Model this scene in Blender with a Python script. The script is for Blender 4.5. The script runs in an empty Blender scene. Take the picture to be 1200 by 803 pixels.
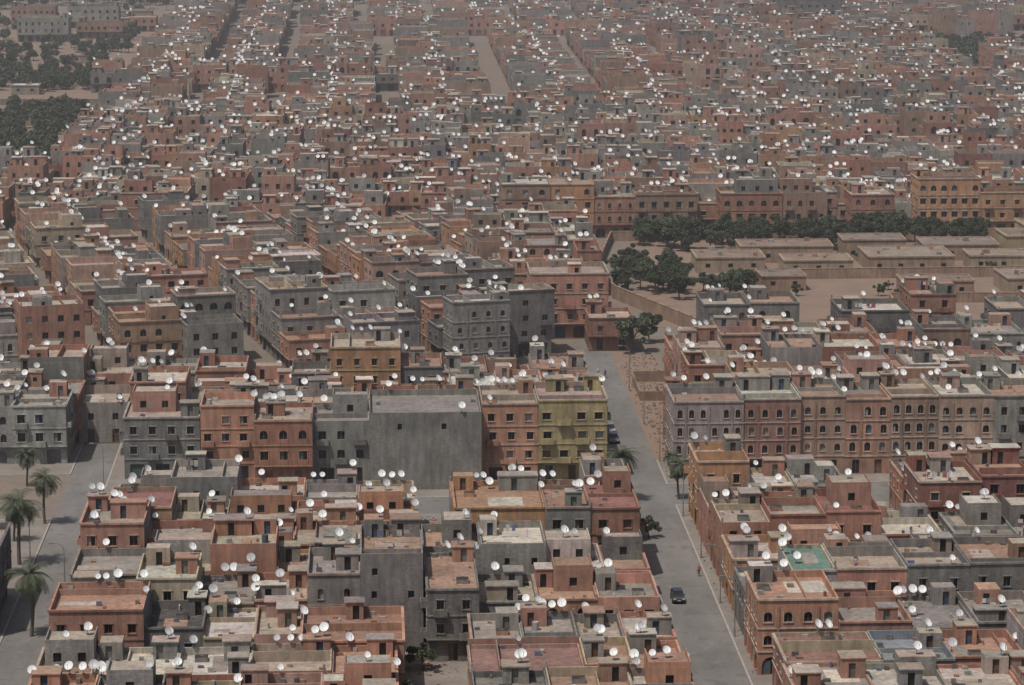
import bpy, math, random
import numpy as np
from mathutils import Vector, Matrix, Euler
R = random.Random(11)
scene = bpy.context.scene
CAMH = 115.0
PSI = math.radians(2.7)

# ------------------------------------------------------------------ materials
def nt(name):
    m = bpy.data.materials.new(name); m.use_nodes = True
    t = m.node_tree
    b = t.nodes['Principled BSDF']
    return m, t, b
def mth(t, op, a, b=None):
    n = t.nodes.new('ShaderNodeMath'); n.operation = op
    for i, v in enumerate((a, b)):
        if v is None: continue
        if isinstance(v, (int, float)): n.inputs[i].default_value = v
        else: t.links.new(v, n.inputs[i])
    return n.outputs[0]
def noise(t, scale, detail=4, rough=.6, vec=None, stretch=None):
    if vec is None:
        g = t.nodes.new('ShaderNodeNewGeometry'); vec = g.outputs['Position']
    if stretch:
        m = t.nodes.new('ShaderNodeMapping'); m.inputs['Scale'].default_value = stretch
        t.links.new(vec, m.inputs['Vector']); vec = m.outputs[0]
    n = t.nodes.new('ShaderNodeTexNoise')
    n.inputs['Scale'].default_value = scale; n.inputs['Detail'].default_value = detail
    n.inputs['Roughness'].default_value = rough
    t.links.new(vec, n.inputs['Vector'])
    return n.outputs['Fac']
def mrange(t, v, a, b, c, d):
    n = t.nodes.new('ShaderNodeMapRange')
    n.inputs[1].default_value = a; n.inputs[2].default_value = b
    n.inputs[3].default_value = c; n.inputs[4].default_value = d
    t.links.new(v, n.inputs[0]); return n.outputs[0]
def mix(t, fac, a, b, mode='MIX'):
    n = t.nodes.new('ShaderNodeMix'); n.data_type = 'RGBA'; n.blend_type = mode
    for s, v in ((n.inputs[0], fac), (n.inputs[6], a), (n.inputs[7], b)):
        if isinstance(v, (int, float)): s.default_value = v
        elif isinstance(v, tuple): s.default_value = (v[0], v[1], v[2], 1)
        else: t.links.new(v, s)
    return n.outputs[2]
def setb(b, rough=.9, spec=.2, metal=0):
    b.inputs['Roughness'].default_value = rough
    b.inputs['Specular IOR Level'].default_value = spec
    b.inputs['Metallic'].default_value = metal

def plaster_mat():
    m, t, b = nt('weathered_plaster'); setb(b, .92, .12)
    a = t.nodes.new('ShaderNodeAttribute'); a.attribute_name = 'Col'
    n1 = mrange(t, noise(t, .22, 5, .65), .32, .68, .74, 1.2)
    n2 = mrange(t, noise(t, 1.0, 4, .6, stretch=(1.3, 1.3, .22)), .35, .7, 1.14, .66)
    n3 = mrange(t, noise(t, 5.0, 3, .7), .3, .7, .80, 1.18)
    v = mth(t, 'MULTIPLY', mth(t, 'MULTIPLY', n1, n2), n3)
    cmb = t.nodes.new('ShaderNodeCombineColor')
    for i in range(3): t.links.new(v, cmb.inputs[i])
    c = mix(t, 1.0, a.outputs['Color'], cmb.outputs[0], 'MULTIPLY')
    # block masonry on bare grey walls
    g = t.nodes.new('ShaderNodeNewGeometry'); sp = t.nodes.new('ShaderNodeSeparateXYZ'); t.links.new(g.outputs['Position'], sp.inputs[0])
    cx = t.nodes.new('ShaderNodeCombineXYZ'); t.links.new(mth(t, 'ADD', sp.outputs[0], sp.outputs[1]), cx.inputs[0]); t.links.new(sp.outputs[2], cx.inputs[1])
    br = t.nodes.new('ShaderNodeTexBrick'); t.links.new(cx.outputs[0], br.inputs['Vector'])
    br.inputs['Scale'].default_value = 1; br.inputs['Brick Width'].default_value = .42; br.inputs['Row Height'].default_value = .22; br.inputs['Mortar Size'].default_value = .018
    br.inputs['Color1'].default_value = (1.25,1.23,1.2,1); br.inputs['Color2'].default_value = (.72,.71,.70,1); br.inputs['Mortar'].default_value = (1.35,1.3,1.25,1)
    hs = t.nodes.new('ShaderNodeSeparateColor'); hs.mode = 'HSV'; t.links.new(a.outputs['Color'], hs.inputs[0])
    gf = mrange(t, hs.outputs[1], .14, .24, .75, 0)
    gn = mrange(t, noise(t, .18, 3, .5), .42, .52, .15, 1)
    c = mix(t, mth(t, 'MULTIPLY', gf, gn), c, br.outputs['Color'], 'MULTIPLY')
    pf = mrange(t, noise(t, .55, 6, .7), .50, .70, .06, .5)
    c = mix(t, pf, c, (.25, .21, .17))
    t.links.new(c, b.inputs['Base Color'])
    bp = t.nodes.new('ShaderNodeBump'); bp.inputs['Strength'].default_value = .4; bp.inputs['Distance'].default_value = .05
    t.links.new(noise(t, 3.0, 4, .7), bp.inputs['Height']); t.links.new(bp.outputs[0], b.inputs['Normal'])
    return m
def simple(name, col, rough=.8, spec=.3, metal=0, var=.2, sc=2.0):
    m, t, b = nt(name); setb(b, rough, spec, metal)
    n = mrange(t, noise(t, sc, 4, .6), .3, .7, 1 - var, 1 + var)
    cmb = t.nodes.new('ShaderNodeCombineColor')
    for i in range(3): t.links.new(n, cmb.inputs[i])
    t.links.new(mix(t, 1.0, tuple(col), cmb.outputs[0], 'MULTIPLY'), b.inputs['Base Color'])
    return m
M_PL = plaster_mat()
M_GL = simple('window_glass', (.018, .018, .019), .3, .3, 0, .3, .7)
M_DISH = simple('dish_enamel', (.72, .72, .70), .5, .3, 0, .12, 1.2)
M_DISH2 = simple('dish_enamel_grey', (.46, .455, .45), .55, .3, 0, .2, 1.2)
M_METAL = simple('galvanised_metal', (.22, .22, .22), .5, .4, .3)
M_LEAF = simple('leaf', (.055, .068, .035), .7, .2, 0, .5, .9)
M_PALM = simple('palm_leaf', (.075, .085, .052), .65, .2, 0, .35, 1.2)
M_BARK = simple('bark', (.11, .085, .065), .95, .1, 0, .3, 5)
M_TYRE = simple('tyre_rubber', (.02, .02, .02), .8, .2)
def ground_mat():
    m, t, b = nt('dusty_ground'); setb(b, .97, .05)
    f = mrange(t, noise(t, .03, 6, .65), .35, .65, 0, 1)
    c = mix(t, f, (.21, .165, .13), (.175, .15, .13))
    f2 = mrange(t, noise(t, .4, 6, .7), .45, .7, 0, .6)
    c = mix(t, f2, c, (.13, .11, .095))
    f3 = mrange(t, noise(t, 2.5, 4, .7), .5, .75, 0, .5)
    c = mix(t, f3, c, (.26, .225, .19))
    t.links.new(c, b.inputs['Base Color']); return m
def asphalt_mat():
    m, t, b = nt('dusty_asphalt'); setb(b, .9, .15)
    f = mrange(t, noise(t, .12, 6, .65, stretch=(1, .35, 1)), .35, .65, 0, 1)
    c = mix(t, f, (.135, .128, .12), (.20, .187, .172))
    f2 = mrange(t, noise(t, 1.3, 5, .7, stretch=(1, .3, 1)), .55, .7, 0, .6)
    c = mix(t, f2, c, (.10, .095, .088))
    f3 = mrange(t, noise(t, .35, 3, .5), .60, .62, 0, .5)
    c = mix(t, f3, c, (.11, .105, .10))
    f4 = mrange(t, noise(t, .5, 5, .7), .55, .72, 0, .6)
    c = mix(t, f4, c, (.25, .21, .17))
    t.links.new(c, b.inputs['Base Color']); return m
def soil_mat(name, a, b_, ):
    m, t, b = nt(name); setb(b, .97, .05)
    f = mrange(t, noise(t, .15, 6, .7), .35, .65, 0, 1)
    c = mix(t, f, a, b_)
    f = mrange(t, noise(t, 1.4, 6, .7), .5, .7, 0, .5)
    c = mix(t, f, c, (.15, .125, .105))
    t.links.new(c, b.inputs['Base Color']); return m
M_GR = ground_mat(); M_ASPH = asphalt_mat()
M_PAVE = soil_mat('pavement_concrete', (.25, .22, .19), (.18, .16, .145))
M_SOIL = soil_mat('reddish_soil', (.25, .175, .13), (.20, .145, .115))
M_KERB = simple('kerb_stone', (.32, .30, .28), .9, .1)

# ------------------------------------------------------------------ mesh builder
class MB:
    __slots__ = ('v', 'f', 'c', 'm')
    def __init__(s): s.v = []; s.f = []; s.c = []; s.m = []
    def quad(s, a, b, c, d, col, mat=0):
        n = len(s.v); s.v += (a, b, c, d); s.f.append((n, n+1, n+2, n+3)); s.c.append(col); s.m.append(mat)
    def poly(s, pts, col, mat=0):
        n = len(s.v); s.v += pts; s.f.append(tuple(range(n, n+len(pts)))); s.c.append(col); s.m.append(mat)
    def box(s, x0, x1, y0, y1, z0, z1, col, top=None, mat=0, bottom=False):
        n = len(s.v)
        s.v += ((x0,y0,z0),(x1,y0,z0),(x1,y1,z0),(x0,y1,z0),(x0,y0,z1),(x1,y0,z1),(x1,y1,z1),(x0,y1,z1))
        s.f += ((n,n+1,n+5,n+4),(n+1,n+2,n+6,n+5),(n+2,n+3,n+7,n+6),(n+3,n,n+4,n+7),(n+4,n+5,n+6,n+7))
        s.c += (col, col, col, col, top or col); s.m += (mat,)*5
        if bottom:
            s.f.append((n+3,n+2,n+1,n)); s.c.append(col); s.m.append(mat)
    def cyl(s, x, y, z0, z1, r, col, seg=8, r2=None, mat=0):
        r2 = r if r2 is None else r2
        n = len(s.v)
        for i in range(seg):
            a = 2*math.pi*i/seg; ca, sa = math.cos(a), math.sin(a)
            s.v += ((x+r*ca, y+r*sa, z0), (x+r2*ca, y+r2*sa, z1))
        for i in range(seg):
            j = (i+1) % seg
            s.f.append((n+2*i, n+2*j, n+2*j+1, n+2*i+1)); s.c.append(col); s.m.append(mat)
        s.f.append(tuple(n+2*i+1 for i in range(seg))); s.c.append(col); s.m.append(mat)
    def tube(s, p, q, r, col, r2=None, seg=5, mat=0):
        p = Vector(p); q = Vector(q); d = (q-p).normalized()
        u = d.orthogonal().normalized(); w = d.cross(u); r2 = r if r2 is None else r2
        n = len(s.v)
        for i in range(seg):
            a = 2*math.pi*i/seg; o = u*math.cos(a)+w*math.sin(a)
            s.v += (tuple(p+o*r), tuple(q+o*r2))
        for i in range(seg):
            j = (i+1) % seg
            s.f.append((n+2*i, n+2*j, n+2*j+1, n+2*i+1)); s.c.append(col); s.m.append(mat)
        s.f.append(tuple(n+2*i+1 for i in range(seg))); s.c.append(col); s.m.append(mat)
    def mesh(s, name, mats):
        me = bpy.data.meshes.new(name)
        me.from_pydata(s.v, [], s.f)
        tot = np.array([len(f) for f in s.f]); c = np.ones((len(s.c), 4), dtype=np.float32)
        c[:, :3] = np.array(s.c, dtype=np.float32)
        at = me.color_attributes.new('Col', 'FLOAT_COLOR', 'CORNER')
        at.data.foreach_set('color', np.repeat(c, tot, axis=0).ravel())
        for m in mats: me.materials.append(m)
        me.polygons.foreach_set('material_index', np.array(s.m, dtype=np.int32))
        return me
COL = scene.collection
def obj(name, me, loc=(0,0,0), rot=0.0, parent=None, scale=1):
    o = bpy.data.objects.new(name, me); o.location = loc
    o.rotation_euler = rot if isinstance(rot, (tuple, Euler)) else (0, 0, rot)
    if scale != 1: o.scale = (scale,)*3
    if parent: o.parent = parent
    COL.objects.link(o); return o

# ------------------------------------------------------------------ satellite dish meshes
def dish_mesh(seg, rings, mat, name):
    mb = MB(); r = .5; tilt = math.radians(38)
    ct, st = math.cos(tilt), math.sin(tilt)
    def T(x, y, z):
        return (x, y*ct + z*st - .12, .95 - y*st + z*ct)
    prev = None
    for k in range(rings+1):
        rr = r*k/rings; dep = -.16*(k/rings)**2
        ring = [T(rr*math.cos(2*math.pi*i/seg), dep, rr*1.06*math.sin(2*math.pi*i/seg)) for i in range(seg)]
        if k == 1:
            mb.poly(ring, (1,1,1), 0)
        elif k > 1:
            for i in range(seg):
                j = (i+1) % seg
                mb.quad(prev[i], prev[j], ring[j], ring[i], (1,1,1), 0)
        prev = ring
    mb.tube((0, .05, 0), (0, .05, .95), .035, (1,1,1), seg=4, mat=1)
    mb.tube(T(0, -.14, -.5), T(0, -.55, -.12), .018, (1,1,1), seg=3, mat=1)
    mb.tube(T(0, -.48, -.10), T(0, -.62, -.10), .04, (1,1,1), seg=4, mat=1)
    mb.box(-.14, .14, -.1, .2, 0, .06, (1,1,1), mat=1)
    return mb.mesh(name, [mat, M_METAL])
DISH_HI = [dish_mesh(18, 4, M_DISH, 'satellite_dish'), dish_mesh(18, 4, M_DISH2, 'satellite_dish_grey')]
DISH_LO = [dish_mesh(9, 2, M_DISH, 'satellite_dish_small'), dish_mesh(9, 2, M_DISH2, 'satellite_dish_small_grey')]

# ------------------------------------------------------------------ colours
SAL=(.385,.20,.14); SAL2=(.34,.182,.133); TER=(.285,.137,.095); ORG=(.39,.21,.115); PNK=(.39,.245,.19)
MAR=(.20,.087,.07); GRY=(.185,.177,.168); GR2=(.14,.137,.132); GR3=(.245,.23,.212); BEI=(.38,.305,.215); YEL=(.36,.28,.15)
BRN=(.255,.165,.115)
PAL = [SAL]*7+[SAL2]*5+[TER]*5+[ORG]*4+[PNK]*3+[MAR]+[GRY]*5+[GR2]*3+[GR3]*4+[BEI]*2+[BRN]*5
ROOF = [(.33,.265,.215)]*5+[(.27,.24,.21)]*4+[(.45,.40,.34)]*4+[(.31,.195,.14)]*4+[(.21,.19,.175)]*2+[(.34,.28,.22)]*3
CLOTH=[(.35,.12,.11),(.12,.14,.24),(.5,.5,.48),(.5,.48,.45),(.3,.25,.2),(.45,.38,.35)]
def jit(c, a=.10, r=R):
    k = 1+r.uniform(-a, a); return tuple(max(.01, x*k*(1+r.uniform(-.04, .04))) for x in c)
def mul(c, k): return tuple(min(.85, x*k) for x in c)

# ------------------------------------------------------------------ facade
def fbox(mb, O, u, n, s0, s1, d0, d1, z0, z1, col):
    xs = [O[0]+u[0]*s+n[0]*d for s in (s0, s1) for d in (d0, d1)]
    ys = [O[1]+u[1]*s+n[1]*d for s in (s0, s1) for d in (d0, d1)]
    mb.box(min(xs), max(xs), min(ys), max(ys), z0, z1, col, bottom=True)
def facade(mb, O, u, n, w, z0, z1, wins, a, b, col, lod, trim=None, r=R):
    ox, oy = O; ux, uy = u; nx, ny = n
    def P(s, z, d=0.0): return (ox+ux*s+nx*d, oy+uy*s+ny*d, z)
    if not wins:
        mb.quad(P(0,z0), P(w,z0), P(w,z1), P(0,z1), col); return
    if a > z0+.01: mb.quad(P(0,z0), P(w,z0), P(w,a), P(0,a), col)
    mb.quad(P(0,b), P(w,b), P(w,z1), P(0,z1), col)
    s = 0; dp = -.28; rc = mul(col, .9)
    for (s0, s1, arch, kind) in wins:
        mb.quad(P(s,a), P(s0,a), P(s0,b), P(s,b), col)
        if kind == 'g': pc, pm = (.1,.1,.1), 1
        else: pc, pm = kind, 0
        if arch:
            rad = (s1-s0)/2; sm = (s0+s1)/2; sp = b-rad*1.05; N = 6
            pts = [(s1 - rad*(1-math.cos(math.pi*i/N)), sp+rad*1.0*math.sin(math.pi*i/N)) for i in range(N+1)]
            h = N//2
            mb.poly([P(s1, b)]+[P(*p) for p in pts[:h+1]][::1]+[P(sm, b)], col)
            mb.poly([P(sm, b)]+[P(*p) for p in pts[h:]]+[P(s0, b)], col)
            ol = [(s0,a),(s1,a)]+pts
            for i in range(len(ol)):
                p, q = ol[i], ol[(i+1) % len(ol)]
                if p == q: continue
                mb.quad(P(*p), P(*q), P(q[0],q[1],dp), P(p[0],p[1],dp), rc)
            mb.poly([P(p[0],p[1],dp) for p in ol], pc, pm)
        else:
            mb.quad(P(s0,a), P(s0,b), P(s0,b,dp), P(s0,a,dp), rc)
            mb.quad(P(s1,a), P(s1,b), P(s1,b,dp), P(s1,a,dp), rc)
            mb.quad(P(s0,b), P(s1,b), P(s1,b,dp), P(s0,b,dp), rc)
            mb.quad(P(s0,a), P(s1,a), P(s1,a,dp), P(s0,a,dp), rc)
            mb.quad(P(s0,a,dp), P(s1,a,dp), P(s1,b,dp), P(s0,b,dp), pc, pm)
        if lod >= 1 and kind == 'g':
            sm = (s0+s1)/2
            fc = (.16,.10,.07)
            fbox(mb, O, u, n, sm-.035, sm+.035, dp+.003, dp+.05, a+.03, b-.06, fc)
            if lod >= 2 and r.random() < .3:
                sc = r.choice([(.14,.08,.05), (.3,.29,.27), (.08,.12,.15)])
                fbox(mb, O, u, n, s0+.02, sm-.04, dp+.06, dp+.10, a+.02, b-(.5 if arch else .02), sc)
        if trim and lod >= 1:
            fbox(mb, O, u, n, s0-.14, s1+.14, .003, .10, a-.14, a-.01, trim)
            if not arch: fbox(mb, O, u, n, s0-.14, s1+.14, .003, .14, b+.01, b+.15, trim)
            if lod >= 2:
                fbox(mb, O, u, n, s0-.14, s0-.01, .003, .06, a-.01, b+.01, trim)
                fbox(mb, O, u, n, s1+.01, s1+.14, .003, .06, a-.01, b+.01, trim)
        s = s1
    mb.quad(P(s,a), P(w,a), P(w,b), P(s,b), col)

def cols_for(w, ww, pitch, r):
    n = max(1, int((w-.6)/pitch)); step = w/n
    return [((i+.5)*step-ww/2, (i+.5)*step+ww/2) for i in range(n)]

# ------------------------------------------------------------------ house
NH = 0
def house(x, y, ang, w, d, nf, exp=(1,0,0,0), wall=None, roof=None, style=None, lod=2, name=None,
          fh=None, ov=None, par=None, ndish=None, side=None, top=True, trimc=None, kp=None):
    """local frame: front = -Y. exp = (front,right,back,left) street exposure"""
    global NH; NH += 1
    r = R; mb = MB()
    wall = jit(wall or r.choice(PAL), .13)
    roof = jit(roof or r.choice(ROOF), .15)
    grey = wall[0] < wall[2]*1.35
    style = style or r.choice(['plain','plain','arch','balcony','balcony','loggia'])
    fh = fh or r.uniform(2.85, 3.25)
    if ov is None: ov = r.choice([0, .7, .9]) if exp[0] else 0
    par = par if par is not None else r.choice([.5, .8, 1.0, 1.1, 1.2])
    side = side or (wall if r.random() < .4 else jit(r.choice([GRY, GR2, GR3, GR3, mul(wall, .85)]), .1))
    trim = trimc or (r.choice([mul(wall, 1.25), mul(wall, .7), (.42,.34,.27), None]) if not grey else r.choice([None, mul(wall, 1.3), (.3,.22,.17)]))
    zR = nf*fh; zT = zR+par; t = .2
    kw_, kp_, kh_ = r.uniform(.78, 1.15), kp or r.uniform(.82, 1.15), r.uniform(-.25, .12)
    specs = [((0, 0), (1, 0), (0, -1), w, exp[0]), ((w, 0), (0, 1), (1, 0), d, exp[1]),
             ((w, d), (-1, 0), (0, 1), w, exp[2]), ((0, d), (0, -1), (-1, 0), d, exp[3])]
    for k, (O, u, n, L, ex) in enumerate(specs):
        col = wall if (ex or k == 0) else side
        for f in range(nf):
            z0 = f*fh; z1 = z0+fh if f < nf-1 else zT
            O2, L2 = O, L
            if ov and f > 0:
                if k == 0: O2 = (0, -ov)
                elif k == 1: O2 = (w, -ov); L2 = d+ov
                elif k == 3: L2 = d+ov
            if not ex:
                wins = []; a = z0+1.1; b = z0+2.0
                if f >= 1 and r.random() < .5:
                    p = r.uniform(.15, .45)*L2
                    wins = [(p-.35, p+.35, False, 'g')]; a = z0+1.1; b = z0+2.1
                    if r.random() < .5:
                        p = r.uniform(.65, .85)*L2; wins.append((p-.4, p+.4, False, 'g'))
                facade(mb, O2, u, n, L2, z0, z1, wins, a, b, col, 0, r=r); continue
            if f == 0:
                wins = []; pitch = 3.1
                dc = r.choice([(.05,.09,.14), (.10,.055,.035), (.13,.13,.13), (.04,.09,.07), (.16,.08,.05)])
                for (a0, a1) in cols_for(L2, r.choice([1.2, 2.3]), pitch, r):
                    wins.append((a0, a1, style == 'arch' and r.random() < .6, dc if r.random() < .5 else 'g'))
                facade(mb, O2, u, n, L2, z0, z1, wins, .06, 2.45, mul(col, .93), lod, None, r)
            else:
                ww = {'plain': 1.05, 'arch': .95, 'balcony': 1.15, 'loggia': 1.5}[style]*kw_
                pitch = {'plain': 2.8, 'arch': 2.3, 'balcony': 2.9, 'loggia': 2.9}[style]*kp_
                a = z0+(.85 if style != 'loggia' else .25); b = z0+(2.25+kh_ if style != 'loggia' else 2.5)
                cs = cols_for(L2, ww, pitch, r)
                if len(cs) > 2 and r.random() < .3:
                    sh = r.uniform(-.35, .35); cs = [(p+sh, q+sh) for p, q in cs if p+sh > .2 and q+sh < L2-.2]
                wins = [(p, q, style == 'arch' or (style == 'loggia' and nf-1 == f), 'g' if r.random() < .82 else r.choice([(.12,.07,.045), (.24,.23,.22), (.07,.1,.13), (.33,.31,.28)])) for p, q in cs if len(cs) < 3 or r.random() > .06]
                facade(mb, O2, u, n, L2, z0, z1, wins, a, b, col, lod, trim, r)
                if style in ('balcony',) and lod >= 1:
                    for i, (p, q) in enumerate(cs):
                        if (i+f) % 2 == 0 and r.random() < .85:
                            bc = mul(wall, 1.1) if r.random() < .7 else mul(wall, .75)
                            fbox(mb, O2, u, n, p-.45, q+.45, .003, .85, z0+.02, z0+.14, bc)
                            fbox(mb, O2, u, n, p-.45, q+.45, .75, .85, z0+.143, z0+.95, bc)
                            fbox(mb, O2, u, n, p-.45, p-.35, .003, .747, z0+.143, z0+.95, bc)
                            fbox(mb, O2, u, n, q+.35, q+.45, .003, .747, z0+.143, z0+.95, bc)
                if style == 'loggia' and lod >= 1:
                    for (p, q, _a, _k) in wins:
                        fbox(mb, O2, u, n, p-.05, q+.05, -.05, .12, z0+.26, z0+1.05, mul(wall, 1.12))
                if style == 'arch' and lod >= 1 and trim and w > 7:
                    for i in range(0, len(cs)-1, 2):
                        sx = (cs[i][1]+cs[i+1][0])/2
                        fbox(mb, O2, u, n, sx-.18, sx+.18, .003, .12, z0+.14, z0+fh-.12, mul(wall, .85))
            if lod >= 1 and f > 0 and trim:
                fbox(mb, O2, u, n, 0.0, L2, .003, .11, z0-.08, z0+.10, trim)
        if ex and (trim or r.random() < .5) and lod >= 1:
            O2, L2 = O, L
            if ov:
                if k == 0: O2 = (0, -ov)
                elif k == 1: O2 = (w, -ov); L2 = d+ov
                elif k == 3: L2 = d+ov
            c2 = trim or mul(wall, .8)
            fbox(mb, O2, u, n, 0.02, L2-.02, .003, .16, zT-.30, zT-.03, c2)
    yf = -ov
    if ov and nf > 1:
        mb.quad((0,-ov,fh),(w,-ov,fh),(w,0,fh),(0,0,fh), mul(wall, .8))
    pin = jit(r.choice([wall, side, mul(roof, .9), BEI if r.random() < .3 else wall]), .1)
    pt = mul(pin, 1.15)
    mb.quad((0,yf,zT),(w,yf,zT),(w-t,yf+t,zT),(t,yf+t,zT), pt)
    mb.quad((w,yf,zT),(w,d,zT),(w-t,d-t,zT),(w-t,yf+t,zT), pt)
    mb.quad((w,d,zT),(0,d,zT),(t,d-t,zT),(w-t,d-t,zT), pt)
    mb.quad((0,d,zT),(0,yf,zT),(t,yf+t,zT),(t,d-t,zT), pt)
    mb.quad((t,yf+t,zR),(w-t,yf+t,zR),(w-t,yf+t,zT),(t,yf+t,zT), pin)
    mb.quad((w-t,yf+t,zR),(w-t,d-t,zR),(w-t,d-t,zT),(w-t,yf+t,zT), pin)
    mb.quad((w-t,d-t,zR),(t,d-t,zR),(t,d-t,zT),(w-t,d-t,zT), pin)
    mb.quad((t,d-t,zR),(t,yf+t,zR),(t,yf+t,zT),(t,d-t,zT), pin)
    mb.quad((t,yf+t,zR),(w-t,yf+t,zR),(w-t,d-t,zR),(t,d-t,zR), roof)
    spots = []
    occupied = []
    if top:
        sizes = []
        if r.random() < (.22 if lod else .12) and nf < 4: sizes.append((r.uniform(.5, .98)*(w-2*t)-.02, r.uniform(.32, .5)*d, 1))
        nh = r.choice([1, 1, 1, 2, 2]) if w*d > 60 else 1
        for q in range(nh): sizes.append((r.uniform(2.2, 3.4) if q == 0 else r.uniform(2.5, min(6, w*.6)), r.uniform(2.2, 3.6), 0))
        for hw, hd, big in sizes:
            hw = min(hw, w-(.45 if big else 1.2)); hd = min(hd, d-1.2)
            hx = r.choice([t+.004, w-t-hw-.004, r.uniform(t+.004, max(t+.005, w-t-hw-.004))])
            hy = r.choice([d-t-hd-.004, d-t-hd-.004, r.uniform(yf+t+.4, d-t-hd-.1)])
            if big: hy = d-t-hd-.004
            if any(hx < o[1] and hx+hw > o[0] and hy < o[3] and hy+hd > o[2] for o in occupied): continue
            occupied.append((hx, hx+hw, hy, hy+hd))
            hh = r.uniform(2.6, 3.0) if big else r.uniform(2.0, 2.5); hc = jit(r.choice([wall, wall, side, GR3, SAL2, mul(roof, .9), wall]), .1)
            zt = zR+hh
            dc = r.choice([(.09,.05,.035), (.04,.06,.09), 'g', (.14,.14,.13)])
            ds = r.uniform(.3, max(.35, hw-1.3))
            if big: fw = [(p, q2, False, 'g') for p, q2 in cols_for(hw, 1.0, 2.6, r)]
            else: fw = [(ds, ds+.85, False, dc)]
            facade(mb, (hx, hy), (1,0), (0,-1), hw, zR+.003, zt, fw, zR+(.7 if big else .02), zR+1.9, hc, 0, r=r)
            wl = [(hd*.4, hd*.4+.7, False, 'g')] if r.random() < .5 else []
            facade(mb, (hx+hw, hy), (0,1), (1,0), hd, zR+.003, zt, wl, zR+.9, zR+1.7, hc, 0, r=r)
            facade(mb, (hx, hy+hd), (0,-1), (-1,0), hd, zR+.003, zt, wl, zR+.9, zR+1.7, hc, 0, r=r)
            facade(mb, (hx+hw, hy+hd), (-1,0), (0,1), hw, zR+.003, zt, [(hw*.4, hw*.4+.7, False, 'g')], zR+.9, zR+1.7, hc, 0, r=r)
            e = 0 if big else r.choice([0, .12, .2]); rc = jit(r.choice(ROOF), .15)
            mb.box(hx-e, hx+hw+e, hy-e, hy+hd, zt+.002, zt+.16, mul(hc, 1.15), rc, bottom=True)
            if big:
                zq = zt+.16+r.uniform(.3, .6)
                mb.box(hx, hx+hw, hy, hy+.15, zt+.162, zq, hc); mb.box(hx, hx+.15, hy+.151, hy+hd, zt+.162, zq, hc); mb.box(hx+hw-.15, hx+hw, hy+.151, hy+hd, zt+.162, zq, hc)
            spots.append((hx+r.uniform(.4, hw-.4), hy+r.uniform(.4, hd-.4), zt+.16))
            if r.random() < .6: spots.append((hx+r.uniform(.4, hw-.4), hy+r.uniform(.4, hd-.4), zt+.16))
    def free(x0, x1, y0, y1):
        if x0 < t or x1 > w-t or y0 < yf+t or y1 > d-t: return False
        ok = not any(x0 < o[1] and x1 > o[0] and y0 < o[3] and y1 > o[2] for o in occupied)
        if ok: occupied.append((x0-.05, x1+.05, y0-.05, y1+.05))
        return ok
    if r.random() < .4:
        cx, cy = r.uniform(1.5, w-1.5), r.uniform(1.5, d-1.5)
        if free(cx-.9, cx+.9, cy-.9, cy+.9):
            mb.box(cx-.8, cx+.8, cy-.8, cy+.8, zR+.003, zR+.6, mul(side, 1.1), (.03,.03,.03))
    if r.random() < .45:
        cy = r.uniform(1.5, d-1.5)
        if free(t+.01, w-t-.01, cy-.1, cy+.1):
            mb.box(t+.01, w-t-.01, cy-.08, cy+.08, zR+.003, zR+r.uniform(.5, 1.6), jit(pin, .15))
    if r.random() < .3:
        cx = r.uniform(1.5, w-1.5)
        if free(cx-.1, cx+.1, yf+t+.01, d-t-.01):
            mb.box(cx-.08, cx+.08, yf+t+.01, d-t-.01, zR+.003, zR+r.uniform(.5, 1.4), jit(pin, .15))
    if r.random() < .55:
        x0 = r.uniform(t+.05, w*.5); x1 = r.uniform(x0+1.5, w-t-.05) if x0+1.5 < w-t-.05 else w-t-.05
        y0 = r.uniform(yf+t+.05, d*.5); y1 = r.uniform(y0+1.5, d-t-.05) if y0+1.5 < d-t-.05 else d-t-.05
        mb.quad((x0,y0,zR+.0015),(x1,y0,zR+.0015),(x1,y1,zR+.0015),(x0,y1,zR+.0015), jit(r.choice(ROOF), .15))
    for q in range(r.choice([4, 6, 9, 12]) if lod >= 2 else (r.choice([1, 2, 4, 6]) if lod == 1 else r.choice([0, 1]))):
        cx, cy = r.uniform(.8, w-.8), r.uniform(.8, d-.8); a = r.uniform(.15, .9); b = r.uniform(.15, .7)
        if r.random() < .5: cy = r.choice([d-t-b/2-.02, yf+t+b/2+.02])
        if free(cx-a/2, cx+a/2, cy-b/2, cy+b/2):
            mb.box(cx-a/2, cx+a/2, cy-b/2, cy+b/2, zR+.003, zR+r.uniform(.15, .7), jit(r.choice([GRY, BRN, (.3,.28,.26), (.09,.09,.09), TER, (.45,.43,.4), (.1,.12,.17)]), .25))
    if lod >= 1 and r.random() < .2:
        cx, cy = r.uniform(1, w-1), r.uniform(1, d-1)
        if free(cx-.5, cx+.5, cy-.5, cy+.5): mb.cyl(cx, cy, zR+.003, zR+1.1, .45, r.choice([(.06,.08,.11), (.04,.04,.045), (.35,.35,.33)]), 10)
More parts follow.
